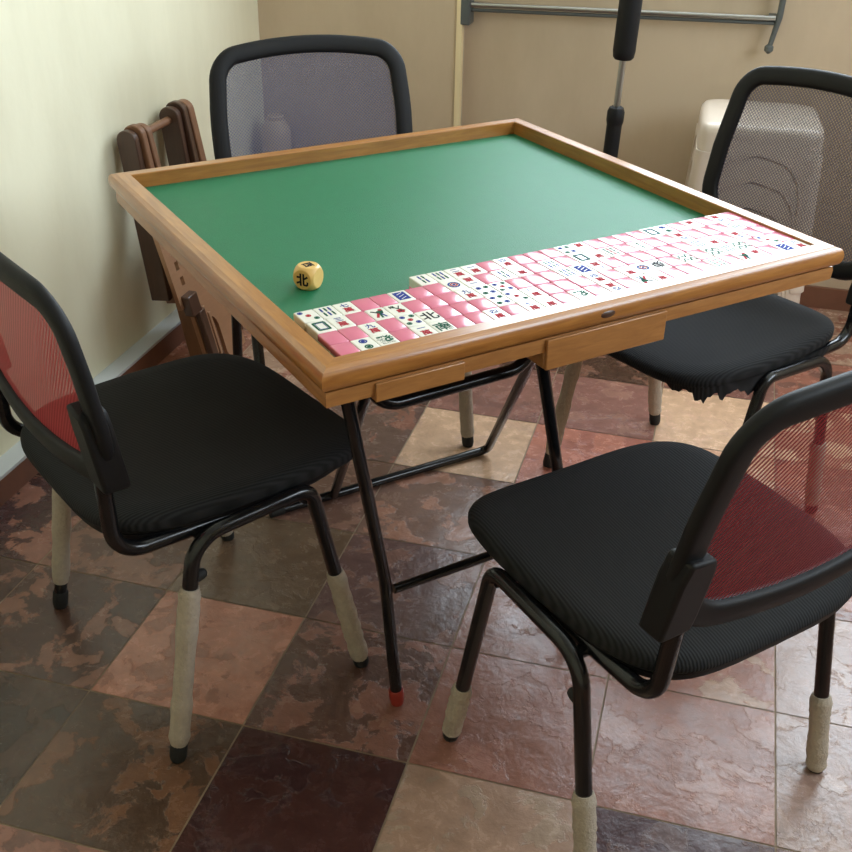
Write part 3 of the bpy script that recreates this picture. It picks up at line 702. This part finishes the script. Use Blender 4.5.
# ------------------------------------------------------------------ black telescopic stand
st = tag(empty('telescopic_stand', (.655, 1.85, 0)), 'black telescopic stand with thin chrome rod between table and tan wall', 'stand')
mb = MB(); mb.lathe([(.13, 0), (.135, .006), (.13, .018), (.04, .030), (.026, .05)], M['black_plastic'], 32); mb.build('base', st)
T_ = lambda z: Vector((.012*(z-.55)/.4, 0, z))
mb = MB(); mb.tube([(-.03, 0, .03), T_(.30), T_(.63)], .0215, M['black_plastic'], 20, scale=[.9, 1, 1]); mb.build('lower_tube', st)
mb = MB(); mb.tube([T_(.625), T_(.635), T_(.66), T_(.672), T_(.676)], .0245, M['black_plastic'], 20, scale=[.9, 1, 1, .8, .5]); mb.build('collar', st)
mb = MB(); mb.tube([T_(.64), T_(.85)], .0095, M['chrome'], 16); mb.build('chrome_rod', st)
mb = MB(); mb.tube([T_(.802), T_(.808), T_(.825), T_(1.36), T_(1.37)], .031, M['black_plastic'], 24, scale=[.75, .92, 1, 1, .8]); mb.build('sleeve', st)

# ------------------------------------------------------------------ stack of stools
def make_stool():
    root = empty('plastic_stool'); Hh = .45; n = 96
    def per(sc, rnd=7.):
        return superell(.165*sc, .165*sc, rnd, n)
    # seat with rolled edge and apron
    mb = MB(); vs = []; prf = [(0.02, Hh), (.5, Hh+.001), (.85, Hh), (.94, Hh-.004), (.985, Hh-.014), (1., Hh-.03), (1.004, Hh-.066), (1.009, Hh-.070), (1.009, Hh-.076), (.985, Hh-.076), (.975, Hh-.03), (.94, Hh-.012), (.5, Hh-.010), (.02, Hh-.010)]
    for sc, z in prf:
        for x, y in per(sc): vs.append((x, y, z))
    fs = [(i*n+t, i*n+(t+1) % n, (i+1)*n+(t+1) % n, (i+1)*n+t) for i in range(len(prf)-1) for t in range(n)]+[list(range(n)), [(len(prf)-1)*n+t for t in range(n)][::-1]]
    mb.add(vs, fs, M['stool']); mb.build('seat', root, angle=50)
    def flare(z): return 1.012+.115*(1-z/(Hh-.07))
    o0 = per(1.)
    for q in range(4):
        qx, qy = ((1, 1), (-1, 1), (-1, -1), (1, -1))[q]
        idx = [t for t in range(n) if o0[t][0]*qx >= -1e-9 and o0[t][1]*qy >= -1e-9]
        idx.sort(key=lambda t: math.atan2(o0[t][1]*qy, o0[t][0]*qx))
        zs = [0, .05, .12, .2, .27, .31, .335, .355, .375]; mb = MB(); vs = []; cols = 13
        for layer in (0, .003):
            for z in zs:
                h_ = .040+.022*z/.375 if z < .27 else None
                u = max(0., (z-.27)/.105); half = (.036+.014*z/.27) if z <= .27 else .05+.110*(1-math.sqrt(max(0., 1-min(1., u)**2)))
                # walk round the corner, 'half' metres along each side from the outer corner
                pts = []
                for k in range(cols):
                    s_ = -half+2*half*k/(cols-1); rc = .03; Lh = .165
                    cx_, cy_ = (Lh, Lh-max(0, -s_)) if s_ < 0 else (Lh-max(0, s_), Lh)
                    # round the corner
                    dx, dy = Lh-rc, Lh-rc
                    if cx_ > dx and cy_ > dy:
                        a_ = math.atan2(cy_-dy, cx_-dx); cx_, cy_ = dx+rc*math.cos(a_), dy+rc*math.sin(a_)
                    pts.append((cx_, cy_))
                f_ = flare(z)-layer/.165
                for (x, y) in pts: vs.append((qx*x*f_, qy*y*f_, z))
        nz = len(zs); L0 = nz*cols; fs = []
        for i in range(nz-1):
            for k in range(cols-1):
                a = i*cols+k; fs += [(a, a+1, a+cols+1, a+cols), (L0+a, L0+a+cols, L0+a+cols+1, L0+a+1)]
            for k in (0, cols-1): a = i*cols+k; fs.append((a, a+cols, L0+a+cols, L0+a))
        for k in range(cols-1): fs += [(k, k+1, L0+k+1, L0+k), ((nz-1)*cols+k, (nz-1)*cols+k+1, L0+(nz-1)*cols+k+1, L0+(nz-1)*cols+k)]
        mb.add(vs, fs, M['stool']); mb.build('leg', root, angle=40)
    return root
s0 = make_stool(); stp = .072
for i, wd_ in enumerate(('lowest', 'second lowest', 'second from the top', 'topmost')):
    s = s0 if i == 0 else copy_tree(s0)
    s.location = (1.045+.002*i, 1.945, stp*i); s.rotation_euler = (0, 0, .02+.01*i)
    tag(s, 'white plastic stool, %s of the stack against the tan wall' % wd_, 'stool', 'stacked white plastic stools')

# ------------------------------------------------------------------ pale jug in the corner, glimpsed through the blue mesh
jg = tag(empty('plastic_canister', (-.462, 2.06, 0)), 'tall pale plastic canister in the wall corner, glimpsed through the blue-grey mesh chair back', 'canister')
mb = MB(); mb.lathe([(.044, 0), (.048, .01), (.048, .45), (.044, .475), (.03, .49), (.026, .495)], M['wall_tan'], 28); mb.build('body', jg)
mb = MB(); mb.lathe([(.026, .49), (.027, .493), (.027, .506), (.022, .51)], M['wall_tan'], 20); mb.build('cap', jg)

# ------------------------------------------------------------------ view
S.view_settings.view_transform = 'Standard'; S.view_settings.look = 'None'; S.view_settings.gamma = 1; S.view_settings.use_curve_mapping = False
S.view_settings.exposure = -.78
S.cycles.max_bounces = 8; S.cycles.diffuse_bounces = 5; S.cycles.transparent_max_bounces = 16; S.cycles.caustics_reflective = False; S.cycles.caustics_refractive = False
S.cycles.use_denoising = True; S.cycles.sample_clamp_indirect = 6.
